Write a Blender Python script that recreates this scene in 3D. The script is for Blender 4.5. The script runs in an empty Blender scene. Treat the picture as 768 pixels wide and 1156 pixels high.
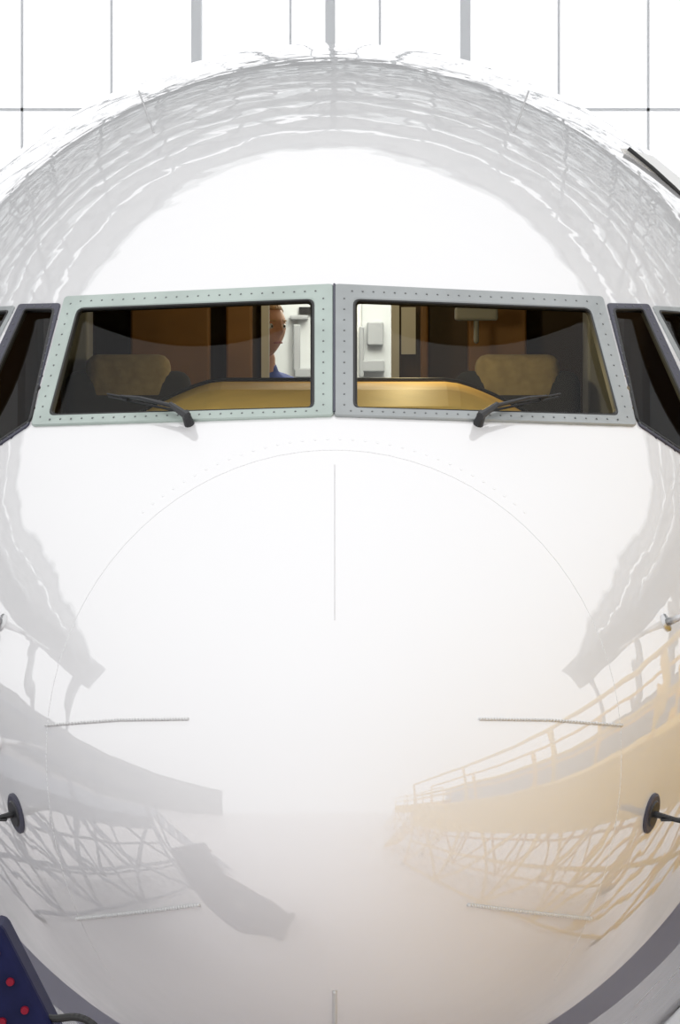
import bpy, math, random
import numpy as np
from mathutils import Vector, Matrix
random.seed(3)
ZC=4.5; F=6072.0; CX=377.0; HY=400.0; D=16.0
scene=bpy.context.scene
try:
    scene.view_settings.view_transform='Standard'
    scene.view_settings.look='None'
except Exception as e: print(e)

# ---------------------------------------------------------------- materials
def mat(name,col,rough=0.5,metal=0.0,coat=0.0,emis=None,estr=0.0,noise=None,bump=0.0,bscale=20,spec=.5):
    m=bpy.data.materials.new(name); m.use_nodes=True
    nt=m.node_tree; b=nt.nodes['Principled BSDF']
    b.inputs['Base Color'].default_value=(*col,1); b.inputs['Roughness'].default_value=rough
    b.inputs['Metallic'].default_value=metal; b.inputs['Coat Weight'].default_value=coat
    b.inputs['Coat Roughness'].default_value=0.03; b.inputs['Specular IOR Level'].default_value=spec
    if emis: 
        b.inputs['Emission Color'].default_value=(*emis,1); b.inputs['Emission Strength'].default_value=estr
    if noise or bump:
        tc=nt.nodes.new('ShaderNodeTexCoord'); n=nt.nodes.new('ShaderNodeTexNoise')
        n.inputs['Scale'].default_value=noise[1] if noise else bscale
        n.inputs['Detail'].default_value=4
        nt.links.new(tc.outputs['Object'],n.inputs['Vector'])
        if noise:
            r=nt.nodes.new('ShaderNodeValToRGB')
            a=noise[0]
            r.color_ramp.elements[0].color=(*[c*(1-a) for c in col],1)
            r.color_ramp.elements[1].color=(*[min(1,c*(1+a)) for c in col],1)
            r.color_ramp.elements[0].position=.3; r.color_ramp.elements[1].position=.7
            nt.links.new(n.outputs['Fac'],r.inputs['Fac']); nt.links.new(r.outputs['Color'],b.inputs['Base Color'])
        if bump:
            bn=nt.nodes.new('ShaderNodeBump'); bn.inputs['Strength'].default_value=bump; bn.inputs['Distance'].default_value=.02
            nt.links.new(n.outputs['Fac'],bn.inputs['Height']); nt.links.new(bn.outputs['Normal'],b.inputs['Normal'])
    return m

def hull_mat():
    m=bpy.data.materials.new('gloss_white_paint'); m.use_nodes=True
    nt=m.node_tree; b=nt.nodes['Principled BSDF']; L=nt.links
    b.inputs['Roughness'].default_value=.35; b.inputs['Coat Weight'].default_value=1; b.inputs['Coat Roughness'].default_value=.012
    b.inputs['Coat IOR'].default_value=2.25
    tc=nt.nodes.new('ShaderNodeTexCoord'); sp=nt.nodes.new('ShaderNodeSeparateXYZ'); L.new(tc.outputs['Object'],sp.inputs[0])
    def M(op,a,b_=None,c=None):
        n=nt.nodes.new('ShaderNodeMath'); n.operation=op
        for k,v in enumerate((a,b_,c)):
            if v is None: continue
            if hasattr(v,'is_output'): L.new(v,n.inputs[k])
            else: n.inputs[k].default_value=v
        return n.outputs[0]
    # livery: belly panel aft of the radome bay, bounded by a navy pinstripe
    e=M('MULTIPLY_ADD',sp.outputs['Y'],-.952,sp.outputs['Z'])
    low=M('LESS_THAN',sp.outputs['Z'],ZC-1.50)
    navy=M('MULTIPLY',M('LESS_THAN',e,ZC-3.94),low)
    silver=M('MULTIPLY',M('LESS_THAN',e,ZC-4.75),M('LESS_THAN',sp.outputs['Z'],ZC-1.58))
    mix=nt.nodes.new('ShaderNodeMix'); mix.data_type='RGBA'
    mix.inputs[6].default_value=(.765,.757,.755,1); mix.inputs[7].default_value=(.008,.012,.085,1)
    L.new(navy,mix.inputs[0])
    mix2=nt.nodes.new('ShaderNodeMix'); mix2.data_type='RGBA'; mix2.inputs[7].default_value=(.25,.28,.35,1)
    L.new(silver,mix2.inputs[0]); L.new(mix.outputs[2],mix2.inputs[6]); L.new(mix2.outputs[2],b.inputs['Base Color'])
    L.new(M('MULTIPLY',silver,.7),b.inputs['Metallic'])
    # the dark stripe has a lower-gloss film
    L.new(M('MULTIPLY_ADD',M('SUBTRACT',navy,silver),-.8,1.0),b.inputs['Coat Weight'])
    n=nt.nodes.new('ShaderNodeTexNoise'); n.inputs['Scale'].default_value=2.4; n.inputs['Detail'].default_value=2.5
    L.new(tc.outputs['Object'],n.inputs['Vector'])
    bn=nt.nodes.new('ShaderNodeBump'); bn.inputs['Strength'].default_value=.20; bn.inputs['Distance'].default_value=.02
    L.new(n.outputs['Fac'],bn.inputs['Height']); L.new(bn.outputs['Normal'],b.inputs['Coat Normal'])
    return m
def glass_mat(name,tint=(.75,.8,.75),rough=.0,boost=1.0):
    m=bpy.data.materials.new(name); m.use_nodes=True; nt=m.node_tree; nt.nodes.clear(); L=nt.links
    o=nt.nodes.new('ShaderNodeOutputMaterial'); mx=nt.nodes.new('ShaderNodeMixShader')
    t=nt.nodes.new('ShaderNodeBsdfTransparent'); t.inputs[0].default_value=(*tint,1)
    g=nt.nodes.new('ShaderNodeBsdfGlossy'); g.inputs['Roughness'].default_value=rough; g.inputs[0].default_value=(boost,boost,boost,1)
    f=nt.nodes.new('ShaderNodeFresnel'); f.inputs[0].default_value=1.33
    L.new(f.outputs[0],mx.inputs[0]); L.new(t.outputs[0],mx.inputs[1]); L.new(g.outputs[0],mx.inputs[2]); L.new(mx.outputs[0],o.inputs[0])
    return m
M_hull=hull_mat()
M_frameL=mat('green_reflection_frame',(.38,.45,.41),.4,.0,.3,noise=(.08,6))  # pale green reflections put into the left frame's base colour
M_frameR=mat('grey_frame',(.30,.32,.32),.4,.1,.3,noise=(.08,6))
M_frame2=mat('purple_grey_frame',(.045,.045,.07),.45)
M_rivet=mat('rivet_metal',(.17,.18,.18),.4,.5)
M_seal=mat('black_seal',(.015,.015,.015),.5)
M_black=mat('black_metal',(.012,.012,.014),.4)
M_glass=glass_mat('windshield_glass',(.84,.86,.78),0,.35)
M_glass2=glass_mat('side_glass',(.8,.85,.85),0,.7)
M_seam=mat('seam_grey',(.5,.5,.5),.5)
M_seam2=mat('seam_light',(.74,.74,.74),.4,coat=.5)
M_strip=mat('diverter_strip',(.66,.66,.65),.35,.1)
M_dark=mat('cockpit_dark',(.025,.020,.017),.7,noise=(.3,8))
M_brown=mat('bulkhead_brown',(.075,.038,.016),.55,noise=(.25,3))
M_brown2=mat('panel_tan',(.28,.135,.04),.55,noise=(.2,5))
M_glare=mat('glareshield_tan',(.66,.41,.09),.6,noise=(.12,6))
M_seat=mat('sheepskin_tan',(.42,.33,.17),.85,noise=(.15,30),bump=.3,bscale=60)
M_seatd=mat('seat_fabric_dark',(.04,.04,.05),.9)
M_white=mat('white_laminate',(.8,.8,.78),.4)
M_grey=mat('grey_plastic',(.35,.36,.38),.5)
M_yel=mat('yellow_paint',(.85,.52,.015),.45,noise=(.08,4))
M_blue=mat('blue_grey_paint',(.26,.28,.33),.45,noise=(.08,4))
M_navy=mat('navy_paint',(.006,.008,.045),.55,noise=(.2,10),spec=.15)
M_red=mat('red_button',(.20,.004,.02),.5,spec=.2)
M_steel=mat('steel',(.6,.6,.6),.3,.9)
M_mull=mat('mullion_bloom_tint',(.90,.93,.95),.5)  # bloom from the bright windows is put into this pale colour
M_floor=mat('concrete_floor',(.82,.775,.765),.35,noise=(.05,.6))
M_wall=mat('wall_panel',(.34,.35,.36),.7,noise=(.04,.5))
M_ceil=mat('ceiling_deck',(.78,.81,.81),.8,noise=(.04,.5))
M_truss=mat('truss_steel',(.36,.38,.39),.5)
M_tire=mat('tire_rubber',(.02,.02,.02),.8)

# ---------------------------------------------------------------- helpers
def new_obj(name,verts,faces,m=None,parent=None,smooth=False):
    me=bpy.data.meshes.new(name); me.from_pydata([tuple(v) for v in verts],[],[tuple(f) for f in faces]); me.update()
    o=bpy.data.objects.new(name,me); scene.collection.objects.link(o)
    if m: me.materials.append(m)
    if smooth: me.polygons.foreach_set('use_smooth',[True]*len(me.polygons))
    if parent: o.parent=parent
    return o
def empty(name,loc=(0,0,0)):
    o=bpy.data.objects.new(name,None); scene.collection.objects.link(o); o.location=loc; o.empty_display_size=.2; return o
class MB:
    def __init__(s): s.v=[]; s.f=[]
    def box(s,c,d,R=None):
        n=len(s.v)
        for i in range(8):
            p=Vector(((i&1)-.5,((i>>1)&1)-.5,((i>>2)&1)-.5)); p=Vector((p.x*d[0],p.y*d[1],p.z*d[2]))
            if R: p=R@p
            s.v.append(p+Vector(c))
        for f in [(0,2,3,1),(4,5,7,6),(0,1,5,4),(2,6,7,3),(0,4,6,2),(1,3,7,5)]: s.f.append([n+k for k in f])
    def bar(s,a,b,r,r2=None,k=6):
        a=Vector(a); b=Vector(b); d=(b-a); 
        if d.length<1e-6: return
        q=d.to_track_quat('Z','Y'); r2=r if r2 is None else r2; n=len(s.v)
        for (p,rr) in ((a,r),(b,r2)):
            for i in range(k):
                t=2*math.pi*i/k; s.v.append(p+q@Vector((rr*math.cos(t),rr*math.sin(t),0)))
        for i in range(k): j=(i+1)%k; s.f.append([n+i,n+j,n+k+j,n+k+i])
        s.f.append([n+i for i in range(k)][::-1]); s.f.append([n+k+i for i in range(k)])
    def tube(s,pts,r,k=8):
        for i in range(len(pts)-1): s.bar(pts[i],pts[i+1],r,k=k)
    def lathe(s,c,axis,prof,k=32):
        q=Vector(axis).to_track_quat('Z','Y'); n=len(s.v); c=Vector(c)
        for (h,r) in prof:
            for i in range(k):
                t=2*math.pi*i/k; s.v.append(c+q@Vector((r*math.cos(t),r*math.sin(t),h)))
        for j in range(len(prof)-1):
            for i in range(k):
                i2=(i+1)%k; s.f.append([n+j*k+i,n+j*k+i2,n+(j+1)*k+i2,n+(j+1)*k+i])
    def obj(s,name,m,parent=None,smooth=False,bevel=0,sub=0):
        o=new_obj(name,s.v,s.f,m,parent,smooth)
        if bevel:
            b=o.modifiers.new('b','BEVEL'); b.width=bevel; b.segments=3; b.limit_method='ANGLE'
        if sub:
            b=o.modifiers.new('s','SUBSURF'); b.levels=sub; b.render_levels=sub
        return o

# ---------------------------------------------------------------- hull definition (z relative to ZC)
Y =[0,.1,.3,.6,1,1.5,2.1,2.7,3.5,4.5,6,8]
ZT=[-1.38,-1.06,-.86,-.66,-.45,-.20,.23,.53,.84,1.08,1.28,1.37]
ZB=[-1.38,-1.68,-1.87,-2.05,-2.22,-2.37,-2.5,-2.65,-2.86,-3.1,-3.35,-3.45]
WW=[0,.32,.55,.77,.97,1.18,1.38,1.55,1.75,1.94,2.10,2.19]
ZW=[-1.38,-1.37,-1.355,-1.32,-1.25,-1.15,-1.02,-.94,-.87,-.82,-.79,-.79]
S=np.sqrt(np.array(Y)); SG=np.linspace(-1,4,5001)
def prof(vals,sig=.085):
    vals=np.array(vals,float); a=np.interp(np.abs(SG),S,vals); a=np.where(SG<0,2*vals[0]-a,a)
    k=np.arange(-400,401)*.001; g=np.exp(-k*k/(2*sig*sig)); g/=g.sum()
    ap=np.concatenate([np.full(400,a[0]),a,np.full(400,a[-1])])
    return np.convolve(ap,g,'valid')
TT,TB,TW,TZ=prof(ZT,.07),prof(ZB),prof(WW),prof(ZW)
def sec(y):
    s=np.sqrt(np.maximum(y,0)); return np.interp(s,SG,TW),np.interp(s,SG,TT),np.interp(s,SG,TB),np.interp(s,SG,TZ)
def Ff(x,y,z):
    if y<=0: return 1.0
    w,t,b,c=sec(y); h=(t-c) if z>c else (c-b)
    return (x/max(w,1e-6))**2+((z-c)/max(h,1e-6))**2-1
def normal(p):
    x,y,z=p; e=.004
    g=Vector((Ff(x+e,y,z)-Ff(x-e,y,z),Ff(x,y+e,z)-Ff(x,y-e,z),Ff(x,y,z+e)-Ff(x,y,z-e)))
    return g.normalized()
def surf(px,py,off=0.0):
    """survey point: where the sight line of a measured photo point meets the hull; offset along hull normal"""
    X=(px-CX)/F; Z=(HY-py)/F; lo,hi=D+.0001,D+12
    for _ in range(40):
        d=(lo+hi)/2
        if Ff(X*d,d-D,Z*d)<0: hi=d
        else: lo=d
    p=Vector((X*hi,hi-D,Z*hi))
    if off: p=p+normal(p)*off
    return p
def W(p): return Vector((p[0],p[1],p[2]+ZC))
def mir(poly): return [(2*CX-x,y) for x,y in poly]

# windows : (outer, inner) polygons, right-hand side, mirrored for the left
w1o=[(377.5,322),(680,336),(718,482),(377.5,471)]
w1i=[(400,340),(665,350),(697,470),(400,462)]
w2o=[(685,343),(732,344),(806,503),(800,534),(721,481)]
w2i=[(692,350),(725,350),(794,505),(788,522),(719,476)]
w3o=[(736,346),(772,348),(838,480),(815,500)]
w3i=[(743,352),(768,354),(828,475),(815,486)]
def rpoly(P,r,k=5,ne=14):
    out=[]; n=len(P)
    for i in range(n):
        p0,p,p2=Vector(P[i-1]),Vector(P[i]),Vector(P[(i+1)%n])
        a=(p0-p).normalized(); b=(p2-p).normalized(); A=p+a*r; B=p+b*r
        for j in range(k):
            t=j/(k-1); out.append((A*(1-t)**2+p*2*t*(1-t)+B*t*t))
        N=(p2+(p-p2).normalized()*r)
        for j in range(1,ne): out.append(B+(N-B)*j/ne)
    return out
def pip(px,py,poly):
    ins=np.zeros(px.shape,bool); n=len(poly)
    for i in range(n):
        x1,y1=poly[i-1]; x2,y2=poly[i]
        c=((y1>py)!=(y2>py)); 
        with np.errstate(divide='ignore',invalid='ignore'):
            xi=(x2-x1)*(py-y1)/(y2-y1)+x1
        ins^=c&(px<xi)
    return ins
mid=lambda o,i:[((a[0]+b[0])/2,(a[1]+b[1])/2) for a,b in zip(o,i)]
cuts=[mid(w1o,w1i),mid(w2o,w2i),mid(w3o,w3i)]; cuts=cuts+[mir(c) for c in cuts]

airliner=empty('airliner',(0,0,0))
def hull_mesh(name,m,s0,s1,nr,nt,off,ext=None,tip=False,shrink=0):
    ss=list(np.linspace(s0,s1,nr)); ys=[s*s for s in ss]
    if ext: ys+=ext
    ys=np.array(ys); th=np.linspace(0,2*np.pi,nt,endpoint=False)
    w,t,b,c=sec(ys); c_,s_=np.cos(th),np.sin(th)
    X=w[:,None]*c_[None]; up=(s_>0)[None]
    Z=c[:,None]+np.where(up,(t-c)[:,None],(c-b)[:,None])*s_[None]; Yv=np.repeat(ys[:,None],nt,1)
    if off:
        X=X*(1+off/np.maximum(w[:,None],.1)); Z=c[:,None]+(Z-c[:,None])*(1+off/np.maximum(w[:,None],.1)); Yv=Yv-off
    V=np.stack([X,Yv,Z],-1).reshape(-1,3)
    R=len(ys); i,j=np.meshgrid(np.arange(R-1),np.arange(nt),indexing='ij'); j2=(j+1)%nt
    Fc=np.stack([i*nt+j,i*nt+j2,(i+1)*nt+j2,(i+1)*nt+j],-1).reshape(-1,4)
    C=V[Fc].mean(1); d=C[:,1]+D; px=CX+F*C[:,0]/d; py=HY-F*C[:,2]/d
    kill=np.zeros(len(Fc),bool); front=(C[:,1]<4.2)&(C[:,2]>-.8)
    for cpoly in cuts: kill|=pip(px,py,cpoly)&front
    kill|=(C[:,0]>.5)&(C[:,1]>5.78)&(C[:,1]<6.6)&(C[:,2]>-1.05)&(C[:,2]<.66)
    Fc=Fc[~kill].tolist(); V[:,2]+=ZC
    if tip:
        V=np.concatenate([V,[[0,0,ZC-1.38]]]); k=len(V)-1
        Fc+=[[k,(j+1)%nt,j] for j in range(nt)]
    return new_obj(name,V,Fc,m,airliner,True)
hull=hull_mesh('hull',M_hull,.012,math.sqrt(8),300,384,0,[8.5,9.5,11,13,15,18,21,24,28],tip=True)
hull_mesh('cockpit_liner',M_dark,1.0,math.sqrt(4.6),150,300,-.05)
hull_mesh('cabin_liner',M_white,math.sqrt(4.6),math.sqrt(8.4),60,200,-.06)
mb=MB(); mb.lathe((0,28,ZC-1.0),(0,1,0),[(0,2.1),(1.5,1.9),(3.5,1.3),(5.5,.5),(6.2,.02)],48); mb.obj('tail_cone',M_hull,airliner,True)

def ray_plane(px,py,P0,N):
    d=Vector(((px-CX)/F,1,(HY-py)/F)); o=Vector((0,-D,0)); t=(P0-o).dot(N)/d.dot(N); return o+d*t
def frame(name,o,i,m,r_o=4,r_i=7,proud=.010,rv=True,glass=M_glass,spacing=12,flip=False):
    O=rpoly(o,r_o); I=rpoly(i,r_i); n=len(O)
    B=[surf(p.x,p.y) for p in I]; A=np.array([list(b) for b in B]); c0=A.mean(0); u,s_,vt=np.linalg.svd(A-c0)
    N=Vector(vt[2]); N=N if N.y<0 else -N; P0=Vector(c0)
    dmin=min((b-P0).dot(N) for b in B); P0=P0+N*(max(dmin,-.05)-.012)
    G=[ray_plane(p.x,p.y,P0,N) for p in I]
    rows=[(0,-.012),(0,proud*.6),(.06,proud),(.9,proud),(1,proud*.5)]
    vs=[];fs=[]
    for t,off in rows:
        for a,b in zip(O,I):
            p=a+(b-a)*t; vs.append(W(surf(p.x,p.y,off)))
    for g,b in zip(G,B): vs.append(W(g+Vector((0,.02,0))))
    for k in range(len(rows)):
        for j in range(n):
            j2=(j+1)%n; fs.append([k*n+j,k*n+j2,(k+1)*n+j2,(k+1)*n+j])
    new_obj(name,vs,fs,m,airliner,False)
    mb=MB(); pts=[W(surf(b.x,b.y,.004)) for b in I]; mb.tube(pts+[pts[0]],.0055,6)
    pts=[W(g) for g in G]; mb.tube(pts+[pts[0]],.010,6); mb.obj(name+'_seal',M_seal,airliner)
    f=list(range(n))
    g0=new_obj(name.replace('frame','glass'),[W(g) for g in G],[f],glass,airliner,False)
    if g0.data.polygons[0].normal.dot(N)<0: g0.data.flip_normals()
    if rv:
        mb=MB(); M_=[a+(b-a)*.5 for a,b in zip(O,I)]; M_.append(M_[0]); acc=0
        for a,b in zip(M_[:-1],M_[1:]):
            L=(b-a).length; t=spacing-acc
            while t<L:
                p=a+(b-a)*(t/L); q=surf(p.x,p.y,proud-.001); nn=normal(surf(p.x,p.y))
                mb.bar(W(q),W(q+nn*.003),.0036,.003,k=8); t+=spacing
            acc=(acc+L)%spacing
        mb.obj(name+'_rivets',M_rivet,airliner)
frame('windshield_frame_right',w1o,w1i,M_frameR)
frame('windshield_frame_left',mir(w1o),mir(w1i),M_frameL)
for nm,f in (('right',lambda p:p),('left',mir)):
    frame('side_window_frame_'+nm,f(w2o),f(w2i),M_frame2,3,4,.006,True,M_glass2,9)
    frame('aft_window_frame_'+nm,f(w3o),f(w3i),M_frameR,3,4,.006,False,M_glass2)
mb=MB(); mb.tube([W(surf(377.5,y,.008)) for y in range(323,472,8)],.004); mb.obj('centre_post_joint',M_frame2,airliner)

# ---- surface lines
def line(name,pts,r,m,off=0.0,n=24):
    P=[]
    for a,b in zip(pts[:-1],pts[1:]):
        for i in range(n): P.append(W(surf(a[0]+(b[0]-a[0])*i/n,a[1]+(b[1]-a[1])*i/n,off)))
    P.append(W(surf(*pts[-1],off))); mb=MB(); mb.tube(P,r,6); return mb.obj(name,m,airliner,True)
for k,f in enumerate((lambda p:p,mir)):
    sd=['right','left'][k]
    line('diverter_upper_'+sd,f([(541,812),(620,813),(702,819)]),.0045,M_strip,.002)
    line('diverter_lower_'+sd,f([(528,1021),(600,1030),(667,1037)]),.006,M_strip,.003)
    line('crown_seam_'+sd,f([(597,103),(588,128),(580,150)]),.004,M_seam,0)
line('diverter_bottom',[(378,1118),(378,1170)],.007,M_strip,.003)
line('diverter_top',[(378,525),(378,700)],.0018,M_seam2,0,90)
seam=[]
for a in np.linspace(-40,220,60):
    t=math.radians(a); seam.append((CX+325*math.cos(t),850-(342 if math.sin(t)>0 else 400)*math.sin(t)))
line('radome_seam',seam,.0011,M_seam2,0,6)
mb=MB()
for a in np.linspace(50,130,34):
    t=math.radians(a); q=surf(CX+335*math.cos(t),848-352*math.sin(t),0); nn=normal(q); mb.bar(W(q-nn*.001),W(q+nn*.0008),.0045,.004,k=8)
mb.obj('radome_fasteners',mat('white_fastener',(.78,.78,.78),.4),airliner)

# ---- wipers
for sd,f in (('right',lambda p:p),('left',mir)):
    g=lambda x,y,o:W(surf(*f([(x,y)])[0],o))
    mb=MB(); mb.bar(g(540,479,-.01),g(540,479,.05),.018,.014,12); mb.bar(g(538,481,.04),g(556,470,.05),.014,.010,8)
    mb.bar(g(553,472,.05),g(590,463,.055),.008,.005,8); mb.bar(g(590,463,.055),g(612,457,.04),.005,.0035,8)
    mb.bar(g(548,470,.035),g(628,452,.03),.0035,.0035,6); mb.bar(g(548,471,.024),g(628,453,.02),.005,.003,6)
    mb.bar(g(612,457,.04),g(606,458,.028),.006,.006,6)
    mb.obj('wiper_'+sd,M_black,airliner)
# ---- AoA vanes & pitot probes
for sd,f in (('right',lambda p:p),('left',mir)):
    c=surf(*f([(735,918)])[0]); n=normal(c)
    mb=MB(); mb.lathe(W(c),n,[(-.01,.066),(.005,.066),(.009,.058),(.009,0.001)],32); mb.obj('aoa_plate_'+sd,M_frame2,airliner)
    mb=MB(); mb.lathe(W(c),n,[(.008,.045),(.014,.04),(.014,.001)],24)
    mb.bar(W(c+n*.01),W(c+n*.13),.011,.006,8); mb.box(W(c+n*.09+Vector((0,.03,0))),(.10,.06,.008),None); mb.obj('aoa_vane_'+sd,M_black,airliner)
    for (px,py,t) in ((752,703,'upper'),(756,838,'lower')):
        if t=='lower' and sd=='right': continue
        c=surf(*f([(px,py)])[0]); n=normal(c)
        mb=MB(); mb.lathe(W(c),n,[(-.01,.03),(.004,.03),(.006,.001)],20); mb.bar(W(c),W(c+n*.09),.014,.008,8); mb.bar(W(c+n*.09+Vector((0,.03,0))),W(c+n*.09+Vector((0,-.14,0))),.009,.005,10)
        mb.obj('pitot_probe_%s_%s'%(t,sd),M_steel,airliner,True)

# ---- cockpit
def prism(name,pts_x,prof_yz,m,parent):
    vs=[];fs=[];n=len(prof_yz(0))
    for x in pts_x:
        for (y,z) in prof_yz(x): vs.append(W((x,y,z)))
    for i in range(len(pts_x)-1):
        for j in range(n):
            j2=(j+1)%n; fs.append([i*n+j,i*n+j2,(i+1)*n+j2,(i+1)*n+j])
    fs.append(list(range(n))); fs.append([(len(pts_x)-1)*n+j for j in range(n)][::-1])
    return new_obj(name,vs,fs,m,parent,False)
def gprof(x):
    a=abs(x); dz=0 if a<.4 else -(a-.4)**1.4*.7; dy=a*.38
    return [(1.82+dy,-.26+dz),(1.98+dy,-.175+dz),(2.2+dy,-.12+dz),(2.62+dy*.4,-.095+dz),(2.70+dy*.4,-.11+dz),(2.70+dy*.4,-.17+dz),(2.6+dy*.4,-.30+dz),(2.5+dy*.4,-.7),(2.3+dy*.4,-.7)]
prism('glareshield',list(np.linspace(-.86,.86,41)),gprof,M_glare,airliner)
mb=MB()
for s in(-1,1):
    pts=[W((s*x,2.64+x*.15,-.088-(0 if x<.4 else (x-.4)**1.4*.7))) for x in np.linspace(.02,.8,14)]; mb.tube(pts,.007)
mb.obj('glareshield_edge_trim',M_black,airliner)
mb=MB(); 
for x in (-.5,-.18,.18,.5): mb.box(W((x,2.70+abs(x)*.38*.4,-.33)),(.28,.03,.2))
mb.obj('instrument_displays',M_black,airliner,bevel=.01)
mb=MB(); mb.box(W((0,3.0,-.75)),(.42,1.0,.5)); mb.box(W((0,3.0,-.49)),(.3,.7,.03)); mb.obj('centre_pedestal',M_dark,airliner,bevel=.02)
mb=MB(); mb.box(W((0,3.3,.33)),(.7,.9,.12)); 
for i in range(5):
    for j in range(7): mb.bar(W((-.28+.14*i,2.95+j*.11,.27)),W((-.28+.14*i,2.95+j*.11,.245)),.008)
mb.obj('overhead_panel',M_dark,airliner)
def bulk(y,xl,xr,ztop,m,name,sc=.965):
    w,t,b,c=[float(v) for v in sec(np.array(y))]
    w*=sc;
    def zt(x): return c+(t-c)*sc*math.sqrt(max(0,1-(x/w)**2))
    vs=[];fs=[]
    def strip(x0,x1,lo,n=14):
        for i in range(n):
            a=x0+(x1-x0)*i/n; bb=x0+(x1-x0)*(i+1)/n
            k=len(vs)
            for yy in (y,y+.04):
                vs.extend([W((a,yy,lo)),W((bb,yy,lo)),W((bb,yy,zt(bb))),W((a,yy,zt(a)))])
            fs.extend([[k,k+1,k+2,k+3],[k+7,k+6,k+5,k+4],[k+1,k+5,k+6,k+2],[k,k+3,k+7,k+4],[k,k+4,k+5,k+1],[k+3,k+2,k+6,k+7]])
    strip(-w*.995,xl,-1.1); strip(xr,w*.995,-1.1); strip(xl,xr,ztop,6)
    return new_obj(name,vs,fs,m,airliner)
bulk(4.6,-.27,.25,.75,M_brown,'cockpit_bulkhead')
mb=MB()
mb.box(W((-.262,4.58,-.15)),(.03,.09,1.85)); mb.box(W((.235,4.58,-.15)),(.03,.09,1.85)); mb.obj('doorway_trim',M_white,airliner)
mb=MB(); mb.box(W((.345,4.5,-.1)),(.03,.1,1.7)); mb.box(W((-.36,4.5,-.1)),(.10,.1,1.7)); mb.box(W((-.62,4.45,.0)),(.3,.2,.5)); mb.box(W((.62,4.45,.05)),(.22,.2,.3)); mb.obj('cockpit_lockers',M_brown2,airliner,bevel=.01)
mb=MB(); mb.box(W((.285,4.53,.09)),(.055,.02,.18)); mb.obj('door_placard',M_white,airliner)
mb=MB(); mb.box(W((.53,4.0,.15)),(.16,.08,.05)); mb.box(W((.53,4.0,.09)),(.02,.02,.1)); mb.box(W((-.95,3.9,-.0)),(.1,.4,.5)); mb.box(W((.98,3.9,.0)),(.1,.4,.5)); mb.obj('stowage_units',M_grey,airliner,bevel=.01)
mb=MB(); mb.box(W((0,5.2,-1.14)),(2.9,6.2,.06)); mb.obj('cabin_floor',M_grey,airliner)
bulk(8.2,-.3,-.29,-1.0,M_white,'cabin_rear_partition')

def seat(name,x,y):
    e=empty(name,(x,y,ZC-1.11))
    def P(nm,c,d,m,bv,R=None):
        mb=MB(); mb.box(c,d,R); o=mb.obj(nm,m,e,True,bevel=bv); return o
    P('pan',(0,0,.44),(.48,.5,.13),M_seat,.04); P('back',(0,.26,.76),(.46,.12,.58),M_seatd,.05,Matrix.Rotation(-.08,3,'X'))
    P('headrest',(0,.27,1.015),(.31,.11,.19),M_seat,.045); 
    P('arm_1',(-.27,.05,.66),(.05,.34,.05),M_seatd,.015); P('arm_2',(.27,.05,.66),(.05,.34,.05),M_seatd,.015)
    P('base',(0,.02,.2),(.3,.36,.40),M_seatd,.02); P('track_1',(-.14,.02,.02),(.05,.6,.04),M_steel,.005); P('track_2',(.14,.02,.02),(.05,.6,.04),M_steel,.005)
    return e
seat('pilot_seat',-.75,3.35); seat('pilot_seat.001',.67,3.35)

mb=MB(); mb.box(W((-.32,5.35,-1.11+.40)),(.42,.40,.06)); mb.box(W((-.32,5.62,-1.11+.60)),(.40,.05,.36)); mb.box(W((-.32,5.45,-1.11+.2)),(.3,.12,.38)); mb.obj('jump_seat_cushions',M_seatd,airliner,bevel=.015)

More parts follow.
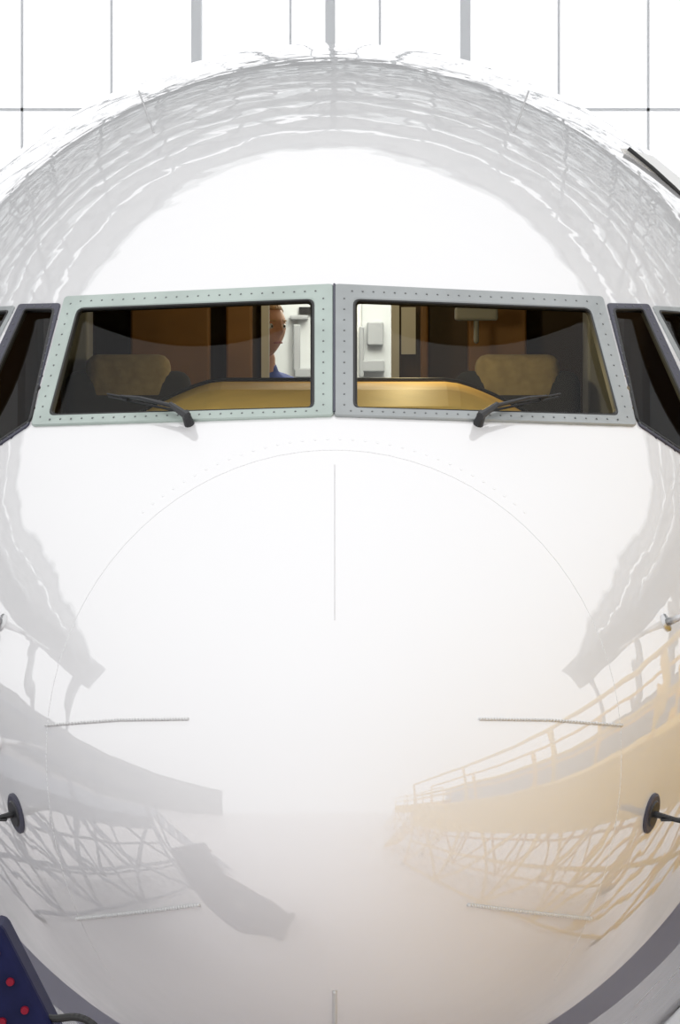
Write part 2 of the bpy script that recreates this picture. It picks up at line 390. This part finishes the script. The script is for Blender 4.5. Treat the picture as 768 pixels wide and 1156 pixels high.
def technician():
    e=empty('technician',(-.285,5.3,ZC-1.11)); e.rotation_euler=(0,0,math.radians(40))
    sh=mat('blue_shirt',(.02,.05,.28),.8,noise=(.2,20)); tr=mat('navy_trousers',(.02,.025,.06),.85); sk=mat('skin',(.58,.27,.14),.5,noise=(.06,15)); ha=mat('sandy_hair',(.45,.24,.09),.7,noise=(.3,60),bump=.5,bscale=90)
    dk=mat('eye_dark',(.02,.015,.01),.3); wh=mat('eye_white',(.8,.78,.75),.3); bt=mat('boot',(.03,.02,.015),.6); lip=mat('lip',(.45,.14,.11),.5)
    def skin(nm,V,E,Rr,m,sub=2,root=0):
        me=bpy.data.meshes.new(nm); me.from_pydata(V,E,[]); o=bpy.data.objects.new(nm,me); scene.collection.objects.link(o); o.parent=e
        s=o.modifiers.new('skin','SKIN'); 
        for i,r in enumerate(Rr): me.skin_vertices[0].data[i].radius=(r if isinstance(r,tuple) else (r,r))
        for i in range(len(V)): me.skin_vertices[0].data[i].use_root=(i==root)
        ss=o.modifiers.new('sub','SUBSURF'); ss.levels=sub; ss.render_levels=sub; me.materials.append(m); s.use_smooth_shade=True
        return o
    V=[(0,.02,.54),(0,.03,.68),(0,.03,.84),(0,.02,.97),(0,.01,1.03),(0,0,1.10),
       (-.12,.02,.985),(-.20,.01,.96),(-.235,-.03,.70),(-.15,-.22,.60),
       (.12,.02,.985),(.20,.01,.96),(.235,-.03,.70),(.15,-.22,.60)]
    E=[(0,1),(1,2),(2,3),(3,4),(4,5),(3,6),(6,7),(7,8),(8,9),(3,10),(10,11),(11,12),(12,13)]
    R=[(.15,.115),(.135,.10),(.15,.11),(.11,.085),.066,.058,.07,.062,.047,.036,.07,.062,.047,.036]
    skin('shirt_torso',V,E,R,sh)
    for s in (-1,1):
        skin('trouser_leg_%d'%s,[(s*.05,.03,.54),(s*.10,-.06,.53),(s*.12,-.42,.52),(s*.12,-.44,.30),(s*.12,-.42,.10)],[(0,1),(1,2),(2,3),(3,4)],[.10,.095,.068,.058,.045],tr)
        skin('boot_%d'%s,[(s*.12,-.41,.10),(s*.12,-.42,.05),(s*.12,-.52,.04),(s*.12,-.61,.035)],[(0,1),(1,2),(2,3)],[.045,.045,.042,.03],bt)
        skin('wrist_%d'%s,[(s*.15,-.22,.60),(s*.135,-.29,.60),(s*.13,-.35,.605)],[(0,1),(1,2)],[.030,(.030,.024),(.038,.014)],sk)
        for k in range(4):
            x0=s*(.105+.018*k); L=[.068,.078,.074,.060][k]
            skin('finger_%d_%d'%(s,k+1),[(x0,-.34,.605),(x0,-.375,.607),(x0,-.375-L*.5,.600),(x0,-.375-L*.9,.585)],[(0,1),(1,2),(2,3)],[.0095,.009,.008,.0065],sk,1)
        skin('thumb_%d'%s,[(s*.105,-.30,.60),(s*.085,-.33,.598),(s*.078,-.365,.592)],[(0,1),(1,2)],[.011,.010,.008],sk,1)
    skin('neck',[(0,.005,1.0),(0,0,1.07),(0,-.01,1.14)],[(0,1),(1,2)],[.058,.055,.055],sk)
    hz=1.215; nU,nV=40,30; vs=[];fs=[]; hv=[]
    for j in range(nV+1):
        ph=math.pi*j/nV
        for i in range(nU):
            th=2*math.pi*i/nU; x=math.sin(ph)*math.cos(th); y=math.sin(ph)*math.sin(th); z=math.cos(ph)
            w=.078; dpt=.097; h=.118
            if z<0: w*=1-.32*(-z)**1.3; 
            Yv=y*dpt*(1-.12*max(0,-z)); 
            if y>0 and z<-.2: Yv*=1-.45*(-z-.2)
            p=Vector((x*w,Yv,z*h))
            if y<0:
                p.y-=.024*math.exp(-(p.x/.011)**2-((p.z+.018)/.016)**2)
                p.y-=.010*math.exp(-(p.x/.009)**2-((p.z-.008)/.02)**2)
                for sx in(-1,1): p.y+=.012*math.exp(-((p.x-sx*.032)/.014)**2-((p.z-.006)/.011)**2)
                p.y-=.006*math.exp(-(p.x/.04)**2-((p.z-.03)/.009)**2)
                p.y-=.008*math.exp(-(p.x/.02)**2-((p.z+.10)/.018)**2)
                p.y-=.005*math.exp(-(p.x/.022)**2-((p.z+.058)/.010)**2)
            vs.append(p+Vector((0,-.015,hz)))
    for j in range(nV):
        for i in range(nU): i2=(i+1)%nU; fs.append([j*nU+i,(j+1)*nU+i,(j+1)*nU+i2,j*nU+i2])
    new_obj('head',vs,fs,sk,e,True)
    hv=[];hf=[]
    for v in vs:
        q=v-Vector((0,-.015,hz)); hv.append(Vector((q.x*1.07,q.y*1.07+.002,q.z*1.07))+Vector((0,-.015,hz)))
    for f in fs:
        c=sum((vs[k] for k in f),Vector())/4-Vector((0,-.015,hz))
        if c.z>.050+.03*(-c.y/.1) or (c.y>.0 and c.z>-.045) : hf.append(f)
    o=new_obj('hair',hv,hf,ha,e,True); sm=o.modifiers.new('s','SOLIDIFY'); sm.thickness=.008
    for s in(-1,1):
        mb=MB(); mb.lathe((s*.032,-.094,hz+.006),(0,-1,0),[(-.011,.0005),(-.008,.009),(0,.012),(.006,.009),(.0085,.004),(.009,.0005)],14); mb.obj('eye_%d'%s,wh,e,True)
        mb=MB(); mb.lathe((s*.032,-.1025,hz+.006),(0,-1,0),[(0,.0055),(.0015,.004),(.0018,.0003)],12); mb.obj('iris_%d'%s,dk,e,True)
        mb=MB(); mb.bar((s*.018,-.108,hz+.028),(s*.046,-.096,hz+.028),.004,.003); mb.obj('eyebrow_%d'%s,ha,e)
        mb=MB(); mb.lathe((s*.076,-.005,hz-.005),(s,.25,0),[(-.004,.012),(.004,.026),(.010,.030),(.012,.024),(.006,.010),(.006,.001)],16); o=mb.obj('ear_%d'%s,sk,e,True)
    mb=MB(); mb.bar((-.022,-.1,hz-.060),(0,-.111,hz-.058),.003,.005); mb.bar((0,-.111,hz-.058),(.022,-.1,hz-.060),.005,.003); mb.obj('lips',lip,e,True)
technician()

gal=empty('galley_cabinet',(0.1,7.6,ZC-1.11))
mb=MB(); mb.box((0,0,.98),(1.7,.5,1.94)); mb.obj('carcass',M_white,gal,bevel=.01)
mb=MB()
for i in range(4):
    for j in range(4): mb.box((-.62+.41*i,-.26,.25+.46*j),(.36,.03,.40))
mb.obj('compartment_doors',mat('galley_panel',(.62,.64,.66),.4),gal,bevel=.008)
mb=MB()
for i in range(4):
    for j in range(4): mb.box((-.62+.41*i,-.285,.38+.46*j),(.08,.02,.03))
mb.obj('latches',M_black,gal)
mb=MB()
for x,z,w,h in ((.08,1.20,.07,.10),(.07,1.06,.10,.05),(-.26,1.14,.03,.2),(-.22,1.03,.10,.04),(.02,1.12,.02,.22),(-.25,1.27,.08,.02),(.10,.98,.08,.06)): mb.box((x,-.30,z),(w,.06,h))
mb.obj('oven_and_rails',M_grey,gal,bevel=.006)
mb=MB(); mb.box(W((0,6.4,.86)),(.5,1.2,.03)); mb.obj('cabin_ceiling_light',mat('cabin_light',(1,1,1),.5,emis=(1,.97,.92),estr=9),airliner)

# open entry door (swung out forward)
dr=[];df=[]
n=24
for s,(oy) in enumerate((4.9,5.75)):
    for k in range(n+1):
        z=-1.05+(.80+1.05)*k/n; w,t,b,c=[float(v) for v in sec(np.array(5.6))]
        h=(t-c) if z>c else (c-b); x=w*math.sqrt(1-((z-c)/h)**2)
        for th in (-.26,-.12): dr.append(W((x+th+.15*s,oy,z)))
def di(s,k,t): return s*(n+1)*2+k*2+t
for k in range(n):
    df+= [[di(0,k,1),di(1,k,1),di(1,k+1,1),di(0,k+1,1)],[di(0,k,0),di(0,k+1,0),di(1,k+1,0),di(1,k,0)],[di(0,k,0),di(0,k,1),di(0,k+1,1),di(0,k+1,0)],[di(1,k,0),di(1,k+1,0),di(1,k+1,1),di(1,k,1)]]
df+=[[di(0,n,0),di(0,n,1),di(1,n,1),di(1,n,0)],[di(0,0,0),di(1,0,0),di(1,0,1),di(0,0,1)]]
new_obj('entry_door',dr,df,M_white,airliner)
mb=MB(); mb.tube([Vector(dr[di(0,k,1)])-Vector((0,.01,0)) for k in range(n+1)],.008); mb.obj('entry_door_seal',M_seal,airliner)
mb=MB(); mb.bar(W((1.95,5.85,-.2)),W((2.05,5.6,-.2)),.03); mb.bar(W((1.95,5.85,-.7)),W((2.05,5.6,-.7)),.03); mb.obj('door_hinges',M_steel,airliner)

# gear, wings, engines
NG=-ZC+.34
mb=MB(); mb.bar(W((0,4.0,-2.6)),W((0,3.9,NG)),.09); mb.bar(W((0,3.9,NG+.3)),W((0,5.2,-2.9)),.04); mb.bar(W((-.25,3.9,NG)),W((.25,3.9,NG)),.05); mb.obj('nose_gear_strut',M_steel,airliner)
mb=MB()
for s in(-1,1): mb.lathe(W((s*.12,3.9,NG)),(s,0,0),[(0,.12),(0,.29),(.03,.335),(.14,.335),(.19,.29),(.19,.12),(.16,.1),(.16,.001)],32)
mb.obj('nose_wheels',M_tire,airliner,True)
for s in(-1,1):
    a=[(s*1.4,12,-1.9),(s*14,19.5,-1.0),(s*14,21,-1.0),(s*1.4,18.5,-1.9)]
    vs=[W((x,y,z+dz)) for dz in(-.12,.12) for x,y,z in a]; vs[0].z-=.2; vs[3].z-=.0; vs[4].z+=.2
    new_obj('wing_%s'%('right' if s>0 else 'left'),vs,[(0,1,2,3),(7,6,5,4),(0,4,5,1),(1,5,6,2),(2,6,7,3),(3,7,4,0)],M_hull,airliner)
    mb=MB(); mb.lathe(W((s*4.8,10.3,-2.6)),(0,1,0),[(.5,.75),(.05,.80),(0,.87),(.1,.97),(.8,1.05),(2.2,1.0),(3.5,.7),(3.5,.55)],40); mb.obj('nacelle_%d'%s,M_hull,airliner,True)
    mb=MB(); mb.lathe(W((s*4.8,10.6,-2.6)),(0,1,0),[(0,.02),(.3,.22),(.35,.76)],40); mb.obj('fan_%d'%s,M_grey,airliner,True)
    mb=MB(); mb.box(W((s*4.8,12.6,-1.75)),(.3,2.2,.5)); mb.obj('pylon_%d'%s,M_grey,airliner)
    mb=MB(); mb.bar(W((s*2.9,17,-1.9)),W((s*2.9,17,-ZC+.55)),.12); mb.obj('main_gear_strut_%d'%s,M_steel,airliner)
    mb=MB(); mb.lathe(W((s*2.9-.35,17,-ZC+.55)),(1,0,0),[(0,.2),(0,.5),(.05,.55),(.65,.55),(.7,.5),(.7,.2)],32); mb.obj('main_wheels_%d'%s,M_tire,airliner,True)

# ---------------------------------------------------------------- service cart (navy, lower left)
sc=empty('hydraulic_service_cart',(-1.115,.2,0)); 
def scp(nm,fn,m,**k): mb=MB(); fn(mb); return mb.obj(nm,m,sc,**k)
K=2.50
scp('tank_body',lambda b:b.box((-.25,0,.95),(.9,.8,1.4)),M_navy,bevel=.04)
Rt=Matrix.Rotation(math.radians(-27),3,'Y')
scp('control_console',lambda b:b.box((.13,0,K),(.26,.30,.56),Rt),M_navy,bevel=.03)
scp('console_post',lambda b:b.bar((.0,0,1.6),(.10,0,2.3),.05),M_grey)
def btn(b):
    for i in range(3):
        for j in range(5):
            p=Vector((.13,0,K))+Rt@Vector((-.075+.075*i,-.15,-.18+.095*j)); b.bar(p,p+Vector((0,-.02,0)),.013,.011,16)
scp('buttons',btn,M_red)
scp('wheels',lambda b:[b.lathe((x-.25,y,.15),(1,0,0),[(-.04,.05),(-.04,.13),(-.02,.15),(.02,.15),(.04,.13),(.04,.05)],24) for x in(-.35,.35) for y in(-.42,.42)],M_tire)
scp('chassis',lambda b:b.box((-.25,0,.24),(.8,.9,.08)),M_grey)
scp('hose',lambda b:b.tube([Vector((.22+.26*t,-.1-.1*t,2.525-.010*math.sin(t*7)-.30*max(0,t-.35)**2)) for t in np.linspace(0,1,20)],.012),M_seal)

# ---------------------------------------------------------------- maintenance stands
def stand(name,x,y,col,deck=2.3,l=6.0,fas=.35):
    e=empty(name,(x,y,0)); mb=MB(); w=1.6; nn=int(l/2)+1
    for yy in np.linspace(-l/2,l/2,nn):
        for xx in(-w/2,w/2): mb.bar((xx,yy,.12),(xx,yy,deck+1.1),.05,k=8)
        mb.bar((-w/2,yy,.2),(w/2,yy,deck),.035)
    ys=list(np.linspace(-l/2,l/2,nn))
    for xx in(-w/2,w/2):
        for a,b in zip(ys[:-1],ys[1:]): mb.bar((xx,a,.2),(xx,b,deck),.05); mb.bar((xx,b,.2),(xx,a,deck),.05)
        for z in(.2,deck*.5,deck,deck+.55,deck+1.1): mb.bar((xx,-l/2,z),(xx,l/2,z),.04)
    mb.obj('frame',col,e); mb=MB(); mb.box((0,0,deck+.03),(w+.1,l+.1,.06)); mb.box((w/2+.02,0,deck-fas/2),(.03,l,fas)); mb.box((-w/2-.02,0,deck-fas/2),(.03,l,fas)); mb.obj('deck',col,e)
    mb=MB()
    for yy in(-l/2,l/2):
        for xx in(-w/2,w/2): mb.lathe((xx,yy,.12),(1,0,0),[(-.04,.03),(-.04,.1),(-.02,.12),(.02,.12),(.04,.1),(.04,.03)],20)
    mb.obj('castors',M_tire,e)
    mb=MB(); ns=int(deck/.28)
    for i in range(ns): mb.box((0,-l/2-.25-.22*(ns-1-i),.28*(i+1)),(w*.8,.22,.03))
    mb.bar((-w*.4,-l/2-.2-.22*ns,.1),(-w*.4,-l/2-.1,deck),.04); mb.bar((w*.4,-l/2-.2-.22*ns,.1),(w*.4,-l/2-.1,deck),.04); mb.obj('stairs',col,e)
stand('maintenance_stand',4.2,2.5,M_yel,3.0,10,.8)
stand('maintenance_stand.001',-4.8,5.0,M_blue,2.4,8,.25)
stand('maintenance_stand.002',8.5,-6.0,M_yel,3.2,6,.8)

# ---------------------------------------------------------------- hangar
mb=MB(); mb.box((0,-50,-.1),(62,196,.2)); mb.obj('floor',M_floor)
for s,nm in((-1,'wall_left'),(1,'wall_right')):
    mb=MB(); mb.box((s*26,18,3.0),(.3,56,6)); mb.box((s*26,31,15),(.3,30,4)); 
    for y in np.arange(18,47,4): mb.box((s*26,y,9),(.5,.5,10))
    mb.obj(nm,M_wall)
YB=46.0
sc_=F/(YB+D)
mb=MB(); mb.box((0,YB,.6),(52,.3,1.2)); mb.box((0,YB,16),(52,.3,2)); mb.obj('wall_back',M_wall)
mb=MB()
for px in (222,373,525,-80,-232,828,980,1131,1282,-384,-535,-686,1433): mb.box(((px-CX)/sc_,YB-.1,8.1),(.115,.25,13.8))
for k in range(-18,26):
    px=25+101*k; 
    if k in (3,): px=328
    mb.box(((px-CX)/sc_,YB,8.1),(.03,.06,13.8))
for z in (1.2,4.3,7.32,10.3,13,15): mb.box((0,YB,z),(52,.06,.035))
mb.obj('window_1',M_mull)
mb=MB()
for y in range(17,46,3): mb.box((0,y+1.5,16.2),(52.5,2.3,.25))
mb.obj('ceiling',M_ceil)
mb=MB()
for y in range(17,46,3):
    n=26; 
    mb.bar((-26,y,15.6),(26,y,15.6),.09); mb.bar((-26,y,14.0),(26,y,14.0),.09)
    for i in range(n):
        x=-26+2*i; mb.bar((x,y,14.0),(x+1,y,15.6),.05); mb.bar((x+1,y,15.6),(x+2,y,14.0),.05)
for x in (-18,-9,0,9,18): mb.bar((x,17,14.0),(x,46,14.0),.07)
mb.obj('roof_trusses',M_truss)

# ---------------------------------------------------------------- lights
wd=bpy.data.worlds.new('sky'); scene.world=wd; wd.use_nodes=True; bg=wd.node_tree.nodes['Background']; bg.inputs[0].default_value=(.98,.985,1,1); bg.inputs[1].default_value=1.25
def lamp(name,typ,loc,e,col=(1,1,1),size=1,sy=None,rot=None):
    l=bpy.data.lights.new(name,typ); l.energy=e; l.color=col
    if typ=='POINT': l.shadow_soft_size=size
    o=bpy.data.objects.new(name,l); scene.collection.objects.link(o); o.location=loc
    if rot: o.rotation_euler=rot
    return o
lamp('cockpit_fill_rear','POINT',(0,3.9,ZC+.35),3.5,(1,.78,.5),.06)  # added warm fill with no fixture, brightens panels and seats
lamp('cockpit_fill_front','POINT',(.28,2.8,ZC+.2),10,(1,.80,.45),.05)  # added fill with no fixture, lifts the headrests and glareshield
lamp('cabin_light','POINT',(.3,6.3,ZC+.6),32,(1,.97,.92),.2)

cam=bpy.data.cameras.new('camera'); co=bpy.data.objects.new('camera',cam); scene.collection.objects.link(co)
co.location=(0,-D,ZC); co.rotation_euler=(math.pi/2,0,0)
cam.sensor_fit='VERTICAL'; cam.sensor_height=36; cam.lens=F/1156*36
cam.shift_x=(384-CX)/1156; cam.shift_y=-(578-HY)/1156; cam.clip_end=500
scene.camera=co
